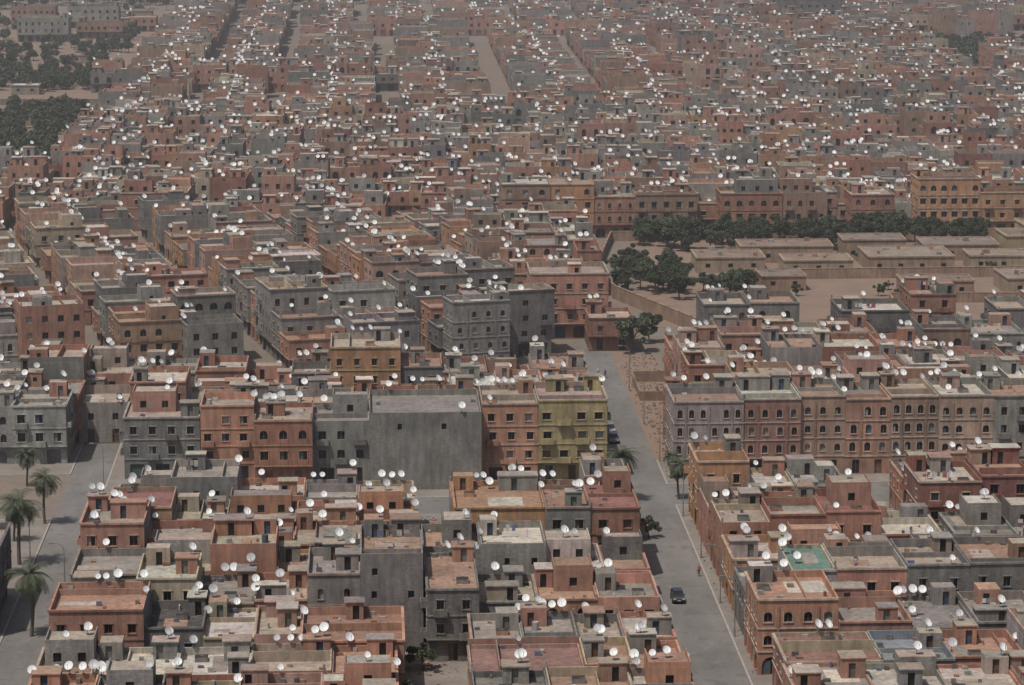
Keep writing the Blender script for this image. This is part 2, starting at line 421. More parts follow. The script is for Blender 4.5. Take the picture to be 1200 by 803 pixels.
    if lod >= 1 and r.random() < .15:
        cy = r.uniform(1.2, d-1.2); x0 = r.uniform(.5, w*.3); x1 = min(w-.5, x0+r.uniform(2.5, 5))
        mb.tube((x0,cy,zR), (x0,cy,zR+1.9), .03, (.2,.2,.2), seg=3); mb.tube((x1,cy,zR), (x1,cy,zR+1.9), .03, (.2,.2,.2), seg=3)
        mb.tube((x0,cy,zR+1.85), (x1,cy,zR+1.85), .012, (.3,.3,.3), seg=3)
        q = x0+.2
        while q < x1-.7:
            ww = r.uniform(.4, .8); hh = r.uniform(.5, 1.0)
            if r.random() < .7:
                mb.quad((q,cy-.02,zR+1.84),(q+ww,cy-.02,zR+1.84),(q+ww,cy-.06,zR+1.84-hh),(q,cy-.04,zR+1.84-hh), jit(r.choice(CLOTH), .2))
            q += ww+r.uniform(.05, .4)
    if r.random() < .35:
        for (cx, cy) in ((.02, yf+.02), (w-.28, yf+.02), (.02, d-.28), (w-.28, d-.28)):
            if r.random() < .7: mb.box(cx, cx+.26, cy, cy+.26, zT+.002, zT+r.uniform(.3, 1.2), GR3)
    if lod >= 1:
        for k in (1, 3):
            if not exp[k] and side[0] < side[2]*1.35:
                O, u, n, L, _ = specs[k]
                fc = mul(side, 1.25)
                for f in range(1, nf+1): fbox(mb, O, u, n, 0, L, .002, .012, f*fh-.15, f*fh+.12, fc)
    if name is None:
        if grey: name = 'grey_concrete_house'
        elif wall[2] > .19 and wall[1] > .26: name = 'beige_plaster_house'
        elif nf >= 4: name = 'terracotta_apartment_building'
        else: name = 'terracotta_house'
    me = mb.mesh(name, [M_PL, M_GL])
    o = obj(name, me, (x, y, .12), ang)
    nd = ndish if ndish is not None else r.choice([1, 1, 2, 3, 4, 5] if lod >= 1 else [0, 1, 1, 2, 3, 4])
    seq = r.uniform(.4, w*.5); wa0 = r.gauss(.30, .28)
    for q in range(nd):
        if spots and r.random() < .35: px, py, pz = r.choice(spots); px += r.uniform(-.3, .3)
        else:
            side_ = r.random()
            if side_ < .65:
                px, py, pz = seq, d-.1, zT; seq += r.uniform(1.15, 1.9)
                if seq > w-.3: seq = r.uniform(.3, w*.4)
            elif side_ < .72: px, py, pz = r.uniform(.3, w-.3), yf+.1, zT
            elif side_ < .85: px, py, pz = r.choice([.1, w-.1]), r.uniform(.3, d-.3), zT
            else:
                px, py, pz = r.uniform(.8, w-.8), r.uniform(.8, d-.8), zR
                if any(px > o_[0]-.4 and px < o_[1]+.4 and py > o_[2]-.4 and py < o_[3]+.4 for o_ in occupied): py = d-.1; pz = zT
        dm = (DISH_HI if lod >= 2 else DISH_LO)[1 if r.random() < .25 else 0]
        obj('satellite_dish', dm, (px, py, pz), wa0+r.gauss(0, .16)-ang, o, r.choice([.85, 1.0, 1.1, 1.2] if lod else [.95, 1.1, 1.25]))
    return o

def visible(X, Y):
    D = X*math.sin(PSI)+Y*math.cos(PSI); L = X*math.cos(PSI)-Y*math.sin(PSI)
    return D > 335 and abs(L) < .17*D+16, D

class Dist:
    def __init__(s, px=0, py=0, deg=0, excl=()):
        s.px, s.py, s.a = px, py, math.radians(deg); s.excl = excl
    def w(s, x, y):
        c, q = math.cos(s.a), math.sin(s.a); return s.px+c*x-q*y, s.py+q*x+c*y
    def lot(s, X0, X1, Y0, Y1, front, exps, **kw):
        """front 0=S 1=E 2=N 3=W ; exps=(S,E,N,W)"""
        cx, cy = s.w((X0+X1)/2, (Y0+Y1)/2)
        v, D = visible(cx, cy)
        if not v: return
        for e in s.excl:
            if e[0] < cx < e[1] and e[2] < cy < e[3]: return
        g = .012
        X0 += g; X1 -= g; Y0 += g; Y1 -= g
        if front == 0: ox, oy, w, d = X0, Y0, X1-X0, Y1-Y0
        elif front == 1: ox, oy, w, d = X1, Y0, Y1-Y0, X1-X0
        elif front == 2: ox, oy, w, d = X1, Y1, X1-X0, Y1-Y0
        else: ox, oy, w, d = X0, Y1, Y1-Y0, X1-X0
        wx, wy = s.w(ox, oy)
        ex = tuple(exps[(front+k) % 4] for k in range(4))
        lod = 2 if D < 540 else (1 if D < 800 else 0)
        kw.setdefault('lod', lod)
        house(wx, wy, s.a+front*math.pi/2, w, d, kw.pop('nf'), exp=ex, **kw)
    def block(s, X0, X1, Y0, Y1, orient, nfs=(2,2,3,3,3), wr=(7, 11), pal=None, allexp=False, **kw):
        if orient == 'EW': m = (Y0+Y1)/2+R.uniform(-1, 1); rows_ = ((Y0, m, 0), (m, Y1, 2)); A, B = X0, X1
        else: m = (X0+X1)/2+R.uniform(-1, 1); rows_ = ((X0, m, 3), (m, X1, 1)); A, B = Y0, Y1
        for (a, b, f) in rows_:
            x = A
            while x < B-.1:
                w = R.uniform(*wr); x2 = x+w
                if B-x2 < wr[0]*.7: x2 = B
                e = [0,0,0,0]; e[f] = 1
                if x == A: e[3 if orient == 'EW' else 0] = 1
                if x2 == B: e[1 if orient == 'EW' else 2] = 1
                if allexp: e = [1,1,0,1]; e[f] = 1
                k = dict(kw)
                if pal: k['wall'] = R.choice(pal)
                a2, b2 = a, b
                if R.random() < .2:
                    if f in (0, 3): a2 = a+R.uniform(.4, 1.5)
                    else: b2 = b-R.uniform(.4, 1.5)
                if R.random() > .03:
                    if orient == 'EW': s.lot(x, x2, a2, b2, f, e, nf=R.choice(nfs), **k)
                    else: s.lot(a2, b2, x, x2, f, e, nf=R.choice(nfs), **k)
                x = x2

# ------------------------------------------------------------------ NEAR FIELD (explicit)
N = Dist()
def row(Y0, items, dflt_d=13, exps=(1,0,0,0)):
    for it in items:
        X0, X1, nf, wall, kw = it
        kw = dict(kw); dd = kw.pop('d', dflt_d); yy = Y0+kw.pop('dy', 0); e = kw.pop('e', exps); fr = kw.pop('front', 0)
        N.lot(X0, X1, yy, yy+dd, fr, e, nf=nf, wall=wall, **kw)
E1=(1,0,0,0); EE=(1,1,0,0); EW=(1,0,0,1); NO=(0,0,0,0)
row(348, [(-41,-33,2,SAL,{'e':EW}),(-33,-25,2,GR3,{}),(-25,-16,2,SAL,{}),(-16,-6,2,PNK,{}),(-6,3,2,SAL,{'e':EE}),
          (12,21,2,SAL,{'e':EW}),(21,31,2,GRY,{}),(31,38.4,2,SAL,{'e':EE})], 12)
row(361, [(-41,-34,2,SAL2,{'e':(0,0,0,1)}),(-34,-24,2,GR3,{}),(-24,-15,2,TER,{}),(-15,-5,2,SAL,{}),(-5,3,2,SAL,{'e':(0,1,0,0)}),
          (12,26,2,PNK,{'roof':(.24,.13,.115),'e':(0,0,0,1),'top':False}),(26,32,2,SAL,{}),(32,38.4,2,SAL,{'e':(0,1,0,0)})], 12, NO)
row(380, [(-41,-29,3,SAL,{'e':EW,'roof':(.34,.20,.14),'style':'plain','par':1.0,'top':False}),(-29,-21.5,2,GR2,{'roof':(.07,.07,.072)}),(-21.5,-15,2,BEI,{'roof':(.44,.40,.36)}),
          (-15,-9,2,PNK,{}),(-9,4,2,SAL,{'e':EE,'dy':-6,'d':15,'style':'plain','roof':(.30,.17,.12)})], 13)
row(374, [(12.5,19,2,SAL,{'e':(0,0,0,1)}),(19,26,2,SAL2,{}),(26,32,2,ORG,{}),(32,38.4,2,SAL,{'e':(1,1,0,0)})], 12, NO)
row(394, [(-40,-31,2,GR3,{'e':EW}),(-31,-23,3,BEI,{'roof':(.45,.42,.38)}),(-23,-15.5,2,BRN,{}),(-15.5,-8.5,2,SAL,{}),
          (-8.5,-1.5,3,GR3,{'style':'arch','par':1.2,'fh':3.2}),(-1.5,6.8,4,GRY,{'e':NO,'d':16,'dy':-1,'fh':3.1,'par':1.0}),
          (7.2,14,3,GR2,{'style':'balcony','e':EW,'dy':-6,'fh':3.2,'d':18}),(14,22,2,GRY,{}),(22,30,2,SAL,{}),(30,38.2,2,SAL,{'e':EE,'fh':2.9})], 13)
row(409, [(-41,-31,2,GRY,{'e':EW,'top':False}),(-31,-22,2,SAL,{}),(-22,-13,3,SAL,{}),(-13,-4,2,ORG,{}),(-4,6,2,SAL2,{}),
          (7,15,3,GRY,{}),(15,24,3,GR3,{}),(24,32,2,PNK,{'roof':(.46,.41,.37)}),(32,38.2,2,SAL,{'e':EE,'fh':2.9})], 13, NO)
row(424, [(-41,-32,3,SAL2,{'e':EW}),(-32,-21,2,TER,{}),(-21,-11,2,SAL,{'roof':(.33,.20,.14)}),(-11,0,2,TER,{}),(0,7,2,GR3,{}),
          (12,25,3,ORG,{'e':EW,'style':'plain','fh':3.3,'dy':6,'d':16,'roof':(.33,.20,.13)}),(25,31.5,3,GRY,{'fh':3.4,'dy':5,'d':16,'style':'balcony'}),(31.5,38.6,3,TER,{'fh':3.4,'dy':5,'d':16,'e':EE,'style':'balcony','roof':(.22,.10,.085)})], 13, E1)
row(438, [(-38.5,-29,3,BRN,{'e':EW,'style':'arch','roof':(.22,.095,.09),'top':False}),(-29,-21,2,SAL,{}),(-21,-11,2,TER,{}),(-11,-2,2,SAL,{}),(-2,6.5,2,ORG,{'e':EE,'roof':(.26,.14,.09)}),
          (12,22,2,SAL,{'dy':10,'d':12}),(22,32,2,TER,{'dy':10,'d':12}),(32,38.6,3,MAR,{'dy':10,'d':12,'e':(0,1,1,0)})], 12, E1)
row(451, [(-38.5,-30,2,GR3,{'e':(0,0,1,1)}),(-30,-20,3,GRY,{}),(-20,-10,2,SAL,{'roof':(.44,.39,.35)}),(-10,-2,2,GR3,{}),(-2,6.5,2,GRY,{'e':(0,1,1,0),'top':False})], 12, NO)
# row A
row(492, [(-40.5,-28,3,GR2,{'style':'balcony','fh':3.3,'dy':4,'e':EW,'trimc':(.26,.26,.26),'ov':0,'kp':.85}),(-27.8,-19,4,SAL,{'fh':2.9,'style':'balcony','dy':2,'kp':.8}),
          (-18.9,-9.4,3,TER,{'fh':3.45,'style':'loggia','dy':-2,'trimc':(.40,.22,.13)}),(-9.4,-.2,3,GRY,{'style':'balcony','par':.8,'kp':.85}),
          (-.2,18,4,GRY,{'e':NO,'fh':2.95,'dy':-6,'d':19,'par':1.0,'side':GRY,'ov':0,'ndish':2,'roof':(.24,.22,.20),'top':False}),(18.2,27.4,4,(.40,.215,.14),{'fh':3.1,'style':'balcony','dy':-1,'d':15,'trimc':(.44,.30,.23),'ndish':5,'kp':.78}),
          (27.4,38.8,4,(.38,.295,.155),{'fh':3.15,'style':'balcony','e':EE,'trimc':(.43,.34,.19),'d':14,'kp':.85,'name':'yellow_apartment_building'})], 13)
row(508, [(-40.5,-31,4,SAL,{'fh':3.1,'e':EW,'style':'plain','dy':3}),(-31,-21,3,SAL2,{'dy':3}),(-21,-12,3,GRY,{}),(-12,-3,3,GR3,{}),(-3,8,3,TER,{}),
          (8,18,3,BRN,{}),(18,28.5,3,PNK,{'roof':(.48,.44,.39)}),(28.5,38.8,3,SAL,{'roof':(.46,.42,.37),'e':(0,1,0,0)})], 13, NO)
row(523, [(-40.5,-31,2,GRY,{'e':EW}),(-31,-22,2,SAL,{}),(-22,-13,2,GR3,{}),(-13,-5,2,BEI,{}),(-5,5,2,SAL2,{}),
          (5,14,2,BRN,{}),(14,22,3,GR3,{'roof':(.48,.45,.41)}),(22,30,3,PNK,{'roof':(.46,.41,.36)}),(30,38.8,3,ORG,{'e':(0,1,0,0)})], 13, NO)
row(539, [(-51,-40.5,3,SAL2,{'e':(1,1,0,1)}),(-40.5,-31,3,GRY,{'e':E1}),(-31,-22,3,TER,{}),(-22,-14,2,SAL,{}),(-14,-7,3,GRY,{}),(-7,5.5,4,ORG,{'fh':3.2,'style':'plain','trimc':(.40,.32,.17)}),
          (5.5,13,3,GR2,{}),(13,21,3,TER,{}),(21,29,2,SAL,{}),(29,38.8,3,GR3,{'e':EE})], 13, E1)
N.lot(-50.5,-42,524,538.5,0,(1,0,0,0),nf=2,wall=GR3)
# west of western street
N.lot(-62,-51.5,402,424,1,(1,1,0,0),nf=3,wall=GR2)
row(508, [(-90,-78,3,GRY,{}),(-78,-69,3,SAL,{}),(-69,-60,3,GR3,{'roof':(.44,.41,.38)}),(-60,-51,3,(.29,.28,.26),{'e':EE})], 13)
row(521, [(-90,-80,2,SAL,{}),(-80,-70,3,GR3,{}),(-70,-60,3,TER,{}),(-60,-51,3,SAL2,{'e':(0,1,0,0),'front':1})], 12, NO)
row(534, [(-90,-79,3,GR3,{}),(-79,-70,2,SAL,{}),(-70,-60,3,GRY,{}),(-60,-51,4,TER,{'e':(0,1,0,0),'front':1})], 12, NO)
row(547, [(-90,-79,3,SAL,{}),(-79,-70,3,GRY,{}),(-70,-60,2,SAL,{}),(-60,-51,3,BEI,{'e':(0,1,0,0),'front':1})], 12, NO)
# east of the main road
XR = 50.4
row(350, [(XR,60,2,SAL,{'e':EW}),(60,69,2,GR3,{}),(69,78,2,SAL,{}),(78,88,2,SAL2,{}),(88,98,2,GRY,{})], 12)
row(364, [(51,63,2,TER,{'e':EW,'roof':(.25,.13,.105),'top':False}),(63,72,2,GR3,{'roof':(.24,.26,.27)}),(72,81,2,SAL,{}),(81,91,3,PNK,{}),(91,101,2,SAL,{})], 12)
row(380, [(49.6,60,3,SAL,{'style':'arch','e':EW,'fh':3.1,'par':.9,'roof':(.33,.19,.14)}),(60,69.5,2,SAL2,{'e':E1}),(69.5,78,2,GR3,{}),(78,87,2,GRY,{}),(87,97,2,SAL,{}),(97,107,2,GR3,{})], 14)
row(396, [(50,56,2,GRY,{'e':EW}),(56,62,3,GR3,{'roof':(.11,.19,.145),'top':False,'par':.5}),(62,71.5,3,SAL,{'roof':(.38,.29,.24)}),(71.5,80,3,GRY,{}),(80,90,3,GR2,{}),(90,100,2,SAL,{}),(100,110,3,SAL,{})], 13, E1)
row(411, [(50,59,2,ORG,{'e':EW}),(59,68,2,SAL,{}),(68,77,2,SAL2,{}),(77,86,2,GRY,{}),(86,96,2,TER,{}),(96,106,2,SAL,{})], 13, NO)
row(426, [(50,57,3,SAL,{'e':EW,'style':'plain'}),(57,65,3,TER,{}),(65,73,3,SAL,{'roof':(.22,.10,.09)}),(73,82,2,SAL,{'e':EE}),(84,93,2,GR3,{'e':EW}),(93,103,2,SAL,{}),(103,113,2,GR3,{})], 13, E1)
row(442, [(50,57,2,SAL,{'e':EW}),(57,65,2,SAL2,{}),(65,73,2,GR3,{'e':EE}),(82.5,92,3,MAR,{'e':EW,'style':'balcony','dy':6}),(92,100,3,MAR,{'dy':6,'style':'balcony','roof':(.33,.20,.14)}),(100,110,3,TER,{'dy':6}),(110,120,3,SAL,{'dy':6})], 13, E1)
row(457, [(50,58,3,ORG,{'e':EW,'style':'balcony'}),(58,65,2,BEI,{'roof':(.46,.42,.37)}),(65,73,2,GR3,{'e':EE,'roof':(.44,.40,.36)}),(82.5,91,2,SAL,{'dy':4,'e':EW}),(91,100,2,GRY,{'dy':4}),(100,110,2,SAL,{'dy':4}),(110,120,3,GRY,{'dy':4})], 13, NO)
AB={'style':'arch','fh':3.0,'name':'arched_window_apartment_building','trimc':(.42,.33,.27),'kp':.78}
row(494, [(50,61.5,4,(.27,.23,.215),dict(AB,e=EW)),(61.5,71,4,SAL2,AB),(71,78.5,4,PNK,dict(AB,fh=3.1)),(78.5,86,4,SAL,AB),
          (86,94,4,BRN,dict(AB,fh=3.1)),(94,103,4,PNK,dict(AB,fh=3.05)),(103,112,4,GR3,{'style':'balcony','fh':3.0,'kp':.8}),(112,122,4,GRY,{'fh':3.0})], 14)
for yy, nfs in ((509, (3,3,4)), (523, (2,3,3)), (538, (2,3,3)), (553, (2,3)), (569, (2,3,3))):
    x = 57 if yy > 512 else 51
    x0 = x
    while x < 150:
        x2 = x+R.uniform(8, 11)
        N.lot(x, x2, yy, yy+13.5, 0, (1 if yy in (538,569) else 0, 0, 0, 1 if x == x0 else 0), nf=R.choice(nfs), wall=R.choice([SAL,SAL2,TER,GRY,GR3,SAL,BRN,PNK]), par=R.choice([.8,1.1]))
        x = x2
row(603, [(66.7,76,3,GR2,{'e':EW,'style':'plain'}),(76,86,3,GRY,{'e':EE}),(92.5,106,3,GR2,{'e':EW,'dy':-12,'style':'balcony'}),(107,116,4,TER,{'e':EW,'dy':-8,'style':'balcony'}),(124,136,3,GRY,{'e':(1,1,0,1),'dy':-10}),(137,150,3,SAL,{'dy':-8})], 13)
N.lot(33,49,620,634,0,(1,1,0,1),nf=4,wall=SAL,fh=3.15,style='balcony',name='terracotta_apartment_building')
N.lot(44,53,606,617,0,(1,1,0,1),nf=2,wall=TER,style='plain')

# ------------------------------------------------------------------ rotated district
D1 = Dist(0, 556, 0, [( -200,300,300,553),(39,300,400,760)])
D1.block(-100, -51, 560, 579, 'EW'); D1.block(-50, 38.5, 560, 579, 'EW', nfs=(2,2,3,3))
D2 = Dist(0, 590, 13, [( -200,300,300,586),(30,300,400,2000),(-300,300,763,2000)])
MIX = [GRY,GR2,GR3,SAL,TER,SAL2,BRN,PNK,ORG,BEI]
for i, x0 in enumerate(range(-140, 120, 31)):
    D2.block(x0, x0+23, -40, 55, 'NS', nfs=(2,3,3,3,4), allexp=True, pal=[GRY,GR2,GRY,GR3,SAL,TER,SAL2,BRN,GR2,GR3] if -60 < x0 < 30 else None)
    D2.block(x0, x0+23, 62, 130, 'NS', nfs=(2,3,3,3), pal=MIX)
    D2.block(x0, x0+23, 137, 230, 'NS', nfs=(2,2,3,3))
for yy in (640, 655, 671, 687, 703, 719, 735):
    x = 30+(yy-640)*-.1
    while x < 50:
        x2 = min(51.5, x+R.uniform(8, 11)); N.lot(x, x2, yy, yy+13, 0, (1,1,0,0), nf=R.choice((2,3,3)), wall=R.choice([SAL,TER,BRN,GRY,SAL2])); x = x2+.02
        if 51.5-x < 4: break
# arcade row behind the compound
x = 33
while x < 190:
    x2 = x+R.uniform(10, 17)
    N.lot(x, x2, 757+(x-33)*.02, 770, 0, (1,0,0,1), nf=R.choice([3,3,4]), wall=R.choice([SAL2,TER,BRN,TER,ORG,BRN]), style=R.choice(['loggia','arch','balcony']), fh=3.3, name='arcaded_apartment_building', lod=1)
    x = x2 + (6 if R.random() < .2 else 0)
# mid band, E-W rows
D3 = Dist(0, 772, -2.5, [(-300,400,300,766),(-400,-86,868,3000),(-60,400,1003,3000)])
y = 0
while y < 245:
    dpt = R.uniform(17, 21)
    xx = -150
    while xx < 240:
        Lb = R.uniform(40, 85)
        D3.block(xx, xx+Lb, y, y+dpt, 'EW', nfs=(2,2,2,2,3,3), wr=(6.5, 10))
        xx += Lb+R.choice([4, 6, 9])
    y += dpt+R.choice([5, 6, 8])
# far N-S strips
D4 = Dist(0, 0, 0, [(226, 400, 1195, 1345)])
FP = [SAL,SAL2,TER,BRN,SAL2,PNK,SAL,GRY,GR3,BEI,TER,BRN]
def strip(x0, x1, y0, y1):
    y = y0
    while y < y1:
        y2 = min(y1, y+R.uniform(70, 130))
        if y1-y2 < 30: y2 = y1
        D4.block(x0, x1, y, y2, 'NS', nfs=(2,2,2,2,3), wr=(6.5, 10), pal=FP)
        y = y2+R.choice([6, 8])
strip(-88, -63, 900, 1500); strip(-55, -36, 1010, 1500)
x = -27
for w_, g_ in ((29, 10), (29, 11), (25, 8), (26, 8)):
    strip(x, x+w_, 1008+R.uniform(0, 10), 1320+R.uniform(-10, 20)); x += w_+g_
XS = x
x = -29
for w_, g_ in ((22, 8), (23, 8), (30, 7), (22, 8), (24,7)):
    strip(x, min(x+w_, XS-5), 1352, 1500); x += w_+g_
D7 = Dist(XS, 1008, 7, [(226, 420, 1195, 1345), (-500, XS-2, 0, 5000), (-500, 800, 0, 1003)])
y = -45
while y < 520:
    dpt = R.uniform(17, 22); xx = -60
    while xx < 300:
        Lb = R.uniform(50, 110)
        D7.block(xx, xx+Lb, y, y+dpt, 'EW', nfs=(2,2,2,3,3), wr=(7, 11), pal=FP)
        xx += Lb+R.choice([6, 9, 12])
    y += dpt+R.choice([7, 9, 15])
D5 = Dist(0, 1560, 3, [(-400,-110,0,3000)])
for j in range(4):
    xx = -150
    while xx < 360:
        L_ = R.uniform(30, 80)
        if R.random() < .8: D5.block(xx, xx+L_, j*27, j*27+19, 'EW', nfs=(1,2,2,3), wr=(8, 13))
        xx += L_+R.uniform(6, 30)
D6 = Dist()
D6.lot(-92, -64, 1512, 1524, 0, (1,1,1,1), nf=4, wall=SAL, style='plain', lod=0, name='terracotta_apartment_building')
D6.lot(186, 214, 1372, 1386, 0, (1,1,1,1), nf=5, wall=GR2, style='plain', lod=0, name='grey_office_block')
for (a,b,c,d_,nf,cl) in ((-150,-128,1330,1342,3,GR3),(-126,-104,1345,1357,2,BRN),(-160,-140,1395,1407,3,BRN),(-135,-112,1400,1412,3,GR3),(-108,-94,1380,1395,2,SAL2)):
    D6.lot(a,b,c,d_,0,(1,1,1,1),nf=nf,wall=cl,style='plain',lod=0)
print('houses', NH)
# ------------------------------------------------------------------ ground, roads
def sheet(name, pts, z, mat):
    me = bpy.data.meshes.new(name); me.from_pydata([(p[0], p[1], z) for p in pts], [], [tuple(range(len(pts)))]); me.materials.append(mat)
    return obj(name, me)
def rect(x0, x1, y0, y1): return [(x0,y0),(x1,y0),(x1,y1),(x0,y1)]
sheet('ground', rect(-6000, 6000, -500, 14000), 0, M_GR)
sheet('main_road', rect(40.9, 48.2, 250, 612), .012, M_ASPH)
sheet('side_street', rect(-49.5, -43.5, 250, 523), .012, M_ASPH)
sheet('cross_street', rect(-43.5, 40.9, 469.5, 480.5), .012, M_ASPH)
sheet('cross_street', rect(48.2, 140, 474, 488), .012, M_ASPH)
def slab(name, x0, x1, y0, y1, z1=.13):
    mb = MB(); mb.box(x0+.25, x1-.25, y0+.25, y1-.25, 0.0, z1, (1,1,1), mat=0)
    k = z1+.02
    mb.box(x0, x1, y0, y0+.248, 0, k, (1,1,1), mat=1); mb.box(x0, x1, y1-.248, y1, 0, k, (1,1,1), mat=1)
    mb.box(x0, x0+.248, y0+.249, y1-.249, 0, k, (1,1,1), mat=1); mb.box(x1-.248, x1, y0+.249, y1-.249, 0, k, (1,1,1), mat=1)
    obj(name, mb.mesh(name, [M_PAVE, M_KERB]))
slab('pavement', -43.3, 40.8, 340, 469.3); slab('pavement', -43.3, 40.8, 480.7, 555)
slab('pavement', 48.3, 140, 340, 473.8); slab('pavement', 48.3, 140, 488.2, 506)
slab('pavement', -110, -49.7, 340, 469); slab('pavement', -110, -49.7, 500, 562)
sheet('vacant_lot', [(48.4,507),(56.5,507),(57,600),(48.4,606)], .02, M_SOIL)
sheet('schoolyard', [(58,632),(180,626),(185,748),(66,752)], .02, M_SOIL)
sheet('field', rect(-330, -92, 860, 1500), .02, M_SOIL)
sheet('field', rect(226, 420, 1195, 1345), .02, M_SOIL)
mb = MB()
for i in range(900):
    q = R.random()
    if q < .5: X, Y = R.uniform(49.5, 56.5), R.uniform(508, 600)
    elif q < .7: X, Y = R.uniform(4.4, 11), R.uniform(345, 388)
    elif q < .85: X, Y = R.uniform(7, 11.6), R.uniform(432, 468)
    else: X, Y = R.choice([40.0, 49.2])+R.uniform(-.4,.4), R.uniform(380, 600)
    a = R.uniform(.08, .5)*(1 if q < .85 else .5); b = R.uniform(.08, .45)*(1 if q < .85 else .5)
    mb.box(X, X+a, Y, Y+b, .1 if q > .5 else 0, R.uniform(.18, .4), jit(R.choice([GR3, BRN, SAL2, (.3,.26,.22)]), .2))
obj('rubble', mb.mesh('rubble', [M_PL]))
mb = MB()
for (x0,x1,y0,y1,h) in ((50,58,556,556.3,1.8),(50,50.3,556.3,574,1.6),(50.3,58,574,574.3,2.1),(54,54.3,556.3,566,1.2)):
    mb.box(x0,x1,y0,y1,0,h,BRN)
obj('ruined_enclosure_wall', mb.mesh('ruined_enclosure_wall', [M_PL]))

def wall_line(name, pts, h, th, col, pier=6):
    mb = MB()
    for (p, q) in zip(pts[:-1], pts[1:]):
        p = Vector((p[0],p[1],0)); q = Vector((q[0],q[1],0)); L = (q-p).length; u = (q-p)/L; n = Vector((-u.y,u.x,0))
        def bx(s0,s1,t0,t1,z0,z1,c):
            A=[p+u*s0+n*t0,p+u*s1+n*t0,p+u*s1+n*t1,p+u*s0+n*t1]
            lo=[(v.x,v.y,z0) for v in A]; hi=[(v.x,v.y,z1) for v in A]
            for i in range(4):
                j=(i+1)%4; mb.quad(lo[i],lo[j],hi[j],hi[i],c)
            mb.quad(*hi,c)
        bx(0,L,-th/2,th/2,0,h,col); bx(0,L,-th/2-.06,th/2+.06,h+.002,h+.14,mul(col,1.2))
        s=0
        while s<L: bx(s,s+.4,-th/2-.1,th/2+.1,0,h+.3,mul(col,1.1)); s+=pier
    return obj(name, mb.mesh(name,[M_PL]))
WC=(.29,.195,.14)
wall_line('school_wall', [(52.5,700),(54,668),(69,622),(120,617),(180,612)], 3.0, .25, WC)
wall_line('school_wall', [(52.5,700),(60,752),(184,753)], 2.4, .25, WC)
wall_line('garden_wall', [(112,626),(114,660),(182,657)], 2.2, .25, WC)
wall_line('courtyard_wall', [(86,640),(86,692),(182,694)], 2.4, .25, WC)
wall_line('field_wall', [(-92,870),(-92,1010),(-160,1015)], 2.0, .3, (.24,.19,.15))
wall_line('field_wall', [(-330,1080),(-94,1075)], 2.0, .3, (.24,.19,.15))
# school pavilions
def pavilion(x0, x1, y0, y1, h, col, roof, ang=0, name='school_pavilion'):
    mb = MB(); w, d = x1-x0, y1-y0
    wins = [(a, b, False, 'g') for a, b in cols_for(w, 1.1, 4.2, R)]
    facade(mb,(0,0),(1,0),(0,-1),w,0,h,wins,1.2,2.2,col,0)
    facade(mb,(w,0),(0,1),(1,0),d,0,h,[],1,2,col,1); facade(mb,(w,d),(-1,0),(0,1),w,0,h,wins,1.2,2.2,col,0)
    facade(mb,(0,d),(0,-1),(-1,0),d,0,h,[],1,2,col,1)
    p=.35; t=.25; pc=mul(col,1.05)
    mb.box(-.2,w+.2,-.2,t,h+.002,h+p,pc,bottom=True); mb.box(-.2,w+.2,d-t,d+.2,h+.002,h+p,pc,bottom=True)
    mb.box(-.2,t,t+.001,d-t-.001,h+.002,h+p,pc,bottom=True); mb.box(w-t,w+.2,t+.001,d-t-.001,h+.002,h+p,pc,bottom=True)
    mb.quad((t,t,h+.15),(w-t,t,h+.15),(w-t,d-t,h+.15),(t,d-t,h+.15),roof)
    for i in range(int(w/4)):
        a=R.uniform(1,w-2); b=R.uniform(.6,d-1.5); mb.box(a,a+R.uniform(.4,1.6),b,b+R.uniform(.4,.9),h+.152,h+R.uniform(.4,1.2),jit(R.choice([GR3,BRN,SAL2]),.2))
    obj(name, mb.mesh(name,[M_PL,M_GL]), (x0,y0,.02), ang)
PR=[(.23,.165,.13),(.20,.15,.12),(.26,.205,.16),(.22,.18,.155)]
for a in ((76,92,702,714,3.4),(96,112,698,708,3.2),(88,110,716,727,3.8),(116,136,700,716,3.6),(113,128,720,730,4.6),(140,156,702,712,3.4),(132,150,718,730,3.6),(152,165,718,730,5.5),(160,178,700,712,3.8),(88,98,676,686,3.2),(118,134,667,676,3.4),(142,158,668,682,3.6),(164,180,670,680,3.6),(160,178,735,746,5.5),(155,175,634,648,4),(168,184,716,728,4.4)):
    c_ = R.choice([(.31,.215,.15),(.29,.185,.135),(.33,.25,.175)])
    if a[4] > 5: c_ = (.38,.29,.17)
    pavilion(*a, c_, jit(R.choice(PR),.12), R.uniform(-.04,.04))
for a in ((-128,-118,1110,1117,3.2),(-150,-138,1170,1180,3),(-118,-108,1230,1240,3),(-170,-150,1260,1268,3),(-104,-96,1150,1160,3),(-120,-100,1440,1452,4.5)):
    pavilion(*a, (.27,.22,.18), (.55,.54,.52) if a[0]==-128 else jit(PR[1],.2), 0, 'farm_shed')

